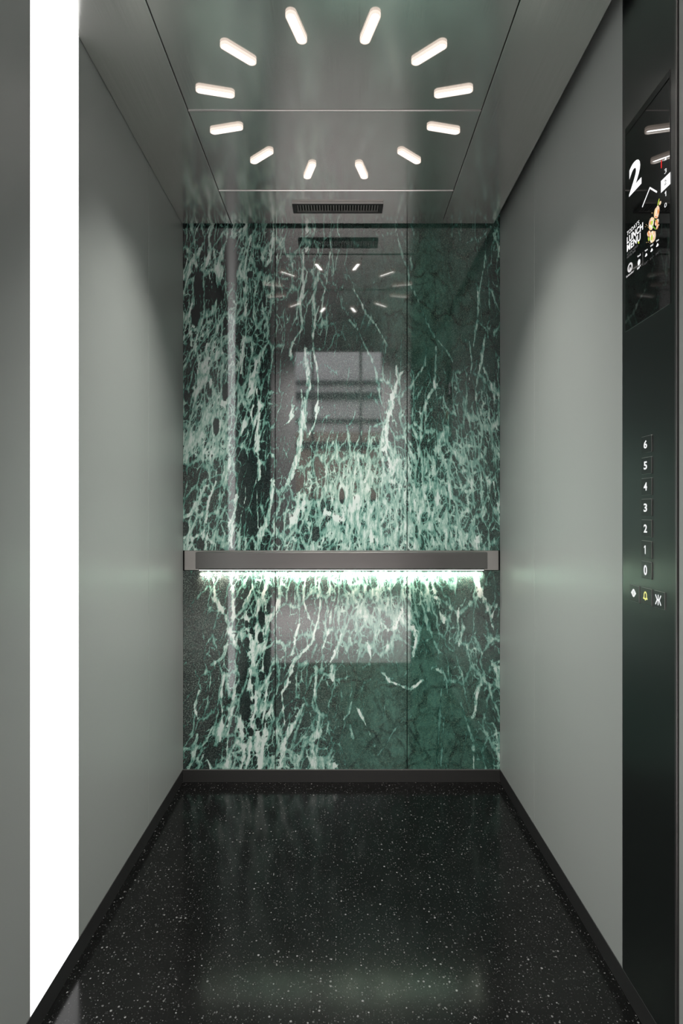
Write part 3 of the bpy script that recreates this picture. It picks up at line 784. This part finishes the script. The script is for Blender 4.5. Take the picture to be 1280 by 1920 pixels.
# logo: ring with an upward arrow inside, name underneath
cy_, cz_ = Q(233, 978)
def ell(n, ry, rz): return [(cy_ + ry*math.cos(2*math.pi*i/n), cz_ + 0.0012 + 0.80*rz*math.sin(2*math.pi*i/n)) for i in range(n)]
yl = abs(Q(198, 978)[0] - Q(268, 978)[0]) / 2
oo, ii = ell(28, yl, yl), ell(28, yl*.55, yl*.60)
polys = [([oo[i], oo[(i+1) % 28], ii[(i+1) % 28], ii[i]], 0) for i in range(28)]
polys.append(([(cy_ + yl*.42, cz_ - yl*.50), (cy_, cz_ + yl*.25), (cy_ - yl*.42, cz_ - yl*.50)], 0))
flat('logo_emblem', polys, [SL], scr, DX)
text('logo_name', 'Schindler', 1174.4, 1189, 517.6, 521.4, SL, scr, DX, 0.02)
# weather row
def sunburst(cx, cz, r0, r1, n=11):
    return [(cx + (r0 if i % 2 else r1)*math.cos(math.pi*i/n), cz + (r0 if i % 2 else r1)*math.sin(math.pi*i/n)) for i in range(2*n)]
sy, sz = Q(357, 900)
flat('sun_icon', [(sunburst(sy, sz, 0.0045, 0.0072), 0)], [SW], scr, DX)
text('weather_day', 'Tod', 1195.4, 1201.2, 480.3, 483.7, SW, scr, DX, 0.05)
text('weather_degrees', '25°', 1194.8, 1201.6, 502.5, 506.2, SW, scr, DX, 0.05)
flat('divider_line', [([Q(408.5, 762), Q(411, 760), Q(411, 940), Q(408.5, 942)], 0)], [SG], scr, DX)
for i, (cx, ty, iy, dy, day, deg) in enumerate(((456, 734, 812, 905, 'Tue', '23°'), (533, 667, 745, 840, 'Wed', '21°'), (612, 600, 675, 775, 'Thu', '20°'))):
    x0 = 1150 + (cx - 18) / 7.385; x1 = 1150 + (cx + 20) / 7.385
    text('weather_day', day, x0, x1, 370 + (ty + 2) / 7.385, 370 + (ty + 26) / 7.385, SW, scr, DX, 0.04)
    text('weather_degrees', deg, x0 - 0.8, x1 + 0.8, 370 + (dy + 6) / 7.385, 370 + (dy + 30) / 7.385, SG, scr, DX)
    yy, zz = Q(cx, iy)
    cl = [(yy + 0.0050*math.cos(a), zz + 0.0008 + (0.0024 if math.sin(a) > 0 else 0.0016)*math.sin(a)) for a in [2*math.pi*k/16 for k in range(16)]]
    c2 = [(yy - 0.0008 + 0.0030*math.cos(2*math.pi*k/14), zz + 0.0022 + 0.0030*math.sin(2*math.pi*k/14)) for k in range(14)]
    flat('cloud_icon', [(cl, 0)], [SW], scr, DX)
    flat('cloud_top_icon', [(c2, 0)], [SW], scr, DX - 0.0002)

# buttons
BT = 0.0022
def R(x, y): return pt(1150 + x / 5.333, 800 + y / 5.333)
def button(name, zx0, zx1, zt, zb):
    y0, z1 = R(zx0, zt); _, z0 = R(zx0, zb); y1, _ = R(zx1 - 4, zb)
    bm = bmesh.new(); add_box(bm, XP - BT, XP + 0.001, y1, y0, z0, z1, bevel=0.0005, seg=1)
    for f in bm.faces:
        f.material_index = 0 if (f.normal.x < -0.9 or f.normal.x > 0.9) else 1
    bm.normal_update()
    for f in bm.faces: f.material_index = 0 if abs(f.normal.x) > 0.9 else 1
    b = obj(name, bm, [M['button'], M['button_edge']]); onp(b)
    return b, y0, y1, z0, z1
BX = XP - BT - 0.0003
rows = [('6', 105, 270), ('5', 315, 480), ('4', 520, 686), ('3', 725, 893), ('2', 930, 1100), ('1', 1137, 1305), ('0', 1340, 1508)]
for dgt, t0, b0 in rows:
    b, y0, y1, z0, z1 = button('floor_button', 288, 393, t0, b0)
    b['label'] = 'square black floor button marked %s' % dgt
    h = b0 - t0; off = 6 if dgt != '0' else 0
    x0, x1 = (312, 346) if dgt != '1' else (314, 338)
    # the digit's own top and bottom as seen at its left end
    sl = {'6': -24, '5': -15, '4': -8, '3': -2, '2': 3, '1': 12, '0': 18}[dgt]
    k = (x0 - 288) / 105.0
    top = t0 + sl * k; 
    tt, bb = {'6': (140, 222), '5': (350, 431), '4': (558, 641), '3': (768, 852), '2': (976, 1059), '1': (1188, 1272), '0': (1380, 1482)}[dgt]
    if dgt == '1':
        yc, zc = R(326, 1230)
        flat('button_numeral', [([(yc + u, zc + v) for u, v in pl], 0) for pl in
             ([(-.0022, .0088), (.0012, .0088), (.0012, -.0090), (-.0022, -.0090)][::-1], [(.0012, .0088), (.0012, .0048), (.0050, .0030), (.0050, .0058)])], [M['white_sign']], b, BX)
        continue
    text('button_numeral', dgt, 1150 + x0 / 5.333, 1150 + x1 / 5.333, 800 + tt / 5.333, 800 + bb / 5.333, M['white_sign'], b, BX, 0.03)

def gl(b, c, polys, mat, name):
    flat(name, [(p, 0) for p in polys], [mat], b, BX)
# door-open button: hexagon with two slits
b, y0, y1, z0, z1 = button('door_open_button', 172, 268, 1575, 1737); b['label'] = 'black button with a white door-open symbol'
cy2, cz2 = R(210, 1663); s = 0.0098
def rel(cy, cz, pts, s): return [(cy - u * s, cz + v * s) for u, v in pts]
sy = s * 1.12; 
def rel2(cy, cz, pts, su, sv): return [(cy - u * su, cz + v * sv) for u, v in pts]
left = [(-1.25, 0), (-.35, 1.0), (-.35, .35), (-.55, 0), (-.35, -.35), (-.35, -1.0)]
L = rel2(cy2, cz2, [(-1.25, 0), (-.28, .95), (-.28, -.95)], 0.0098, 0.0088)
Rr = rel2(cy2, cz2, [(1.25, 0), (.28, .95), (.28, -.95)], 0.0098, 0.0088)
bar = rel2(cy2, cz2, [(-.13, 1.0), (.13, 1.0), (.13, -1.0), (-.13, -1.0)], 0.0098, 0.0088)
cap1 = rel2(cy2, cz2, [(-.3, .95), (.3, .95), (.3, .55), (-.3, .55)], 0.0098, 0.0088)
cap2 = rel2(cy2, cz2, [(-.3, -.95), (.3, -.95), (.3, -.55), (-.3, -.55)], 0.0098, 0.0088)
gl(b, None, [L, Rr, bar, cap1, cap2], M['white_sign'], 'door_open_symbol')
# alarm button: bell
b, y0, y1, z0, z1 = button('alarm_button', 288, 393, 1602, 1766); b['label'] = 'black button with a yellow alarm bell symbol'
cy2, cz2 = R(328, 1697)
bell = [(-.95, -.55), (-.62, -.2), (-.6, .45), (-.35, .9), (0, 1.05), (.35, .9), (.6, .45), (.62, -.2), (.95, -.55), (-.95, -.55)]
pp = rel2(cy2, cz2, bell, 0.0088, 0.0085)
clap = rel2(cy2, cz2, [(-.25, -.55), (.25, -.55), (.2, -1.0), (-.2, -1.0)], 0.0088, 0.0085)
gl(b, None, stroke(pp, 0.0030) + [clap], M['yellow_sign'], 'bell_symbol')
# door-close button
b, y0, y1, z0, z1 = button('door_close_button', 413, 525, 1633, 1802); b['label'] = 'black button with a white door-close symbol'
cy2, cz2 = R(457, 1733)
su, sv = 0.0105, 0.0088
polys = []
for ln in ([(-1.0, 1.0), (-.38, 0), (-1.0, -1.0)], [(1.0, 1.0), (.38, 0), (1.0, -1.0)], [(0, 1.05), (0, -1.05)], [(-.38, 0), (.38, 0)]):
    polys += stroke(rel2(cy2, cz2, ln, su, sv), 0.0030)
gl(b, None, polys, M['white_sign'], 'door_close_symbol')

# ------------------------------------------------------------------ lobby outside the doors (seen mirrored in the marble)
LY, LX, LH = -5.0, 1.7, 3.6
struct(box('floor_lobby', (-LX, LX, LY - 0.2, FRONT - 0.09, -0.05, 0.0), M['lobby_floor']))
struct(box('ceiling_light_block', (-LX - 0.1, LX + 0.1, LY, FRONT - 0.05, LH, LH + 0.1), M['lobby_grey']))  # lobby ceiling and side walls, added to keep sky light from the cabin
struct(box('wall_light_block_left', (-LX - 0.1, -LX, LY, FRONT - 0.05, 0, LH), M['lobby_grey']))
struct(box('wall_light_block_right', (LX, LX + 0.1, LY, FRONT - 0.05, 0, LH), M['lobby_grey']))
bm = bmesh.new()
add_box(bm, -LX - 0.1, -W - T, FRONT - 0.09, FRONT - 0.05, 0, LH + 0.1)
add_box(bm, W + T, LX + 0.1, FRONT - 0.09, FRONT - 0.05, 0, LH + 0.1)
add_box(bm, -W - T, W + T, FRONT - 0.09, FRONT - 0.05, CEIL, LH + 0.1)
struct(obj('wall_landing', bm, M['lobby_grey']))
bm = bmesh.new()
add_box(bm, -LX, -0.72, LY - 0.1, LY, 0, LH); add_box(bm, 0.62, LX, LY - 0.1, LY, 0, LH)
struct(obj('wall_lobby', bm, M['lobby_wall']))
# what stands across the street: a pale facade with dark beams, under the open sky
bm = bmesh.new()
add_box(bm, -3.0, 3.0, LY - 1.6, LY - 1.5, 2.5, 4.6, mi=0)
add_box(bm, -3.0, 3.0, LY - 1.6, LY - 1.5, 1.3, 2.5, mi=1)
add_box(bm, -3.0, 3.0, LY - 1.6, LY - 1.5, 0.0, 1.3, mi=2)
for z0, z1 in ((3.08, 3.20), (3.34, 3.41), (2.66, 2.73), (2.20, 2.32), (1.12, 1.18)):
    add_box(bm, -3.0, 3.0, LY - 1.5, LY - 1.45, z0, z1, mi=2)
add_box(bm, -3.0, 3.0, LY - 1.5, LY - 0.2, -0.05, 0.0, mi=2)
struct(obj('window_lobby_view', bm, [M['lobby_wall'], M['lobby_warm'], M['lobby_dark']]))
bm = bmesh.new()
for x in (-0.45, 0.30): add_box(bm, x - 0.02, x + 0.02, LY - 0.08, LY - 0.04, 0, LH)
struct(obj('window_lobby', bm, M['lobby_dark']))
for y, wt, tilt, spread in ((-1.3, LOBBY_W, 0, 84), (-4.2, 0.45 * LOBBY_W, -38, 90)):  # unseen fill lights added to brighten the lobby floor and far wall
    la = bpy.data.lights.new('lobby_fill', 'AREA'); la.shape = 'RECTANGLE'; la.size = 1.6; la.size_y = 0.6
    la.energy = wt; la.spread = math.radians(spread); la.color = (1.0, 0.975, 0.97)
    lo = bpy.data.objects.new('lobby_fill', la); COL.objects.link(lo); lo.location = (0, y, LH - 0.02)
    lo.rotation_euler = (math.radians(tilt), 0, 0)
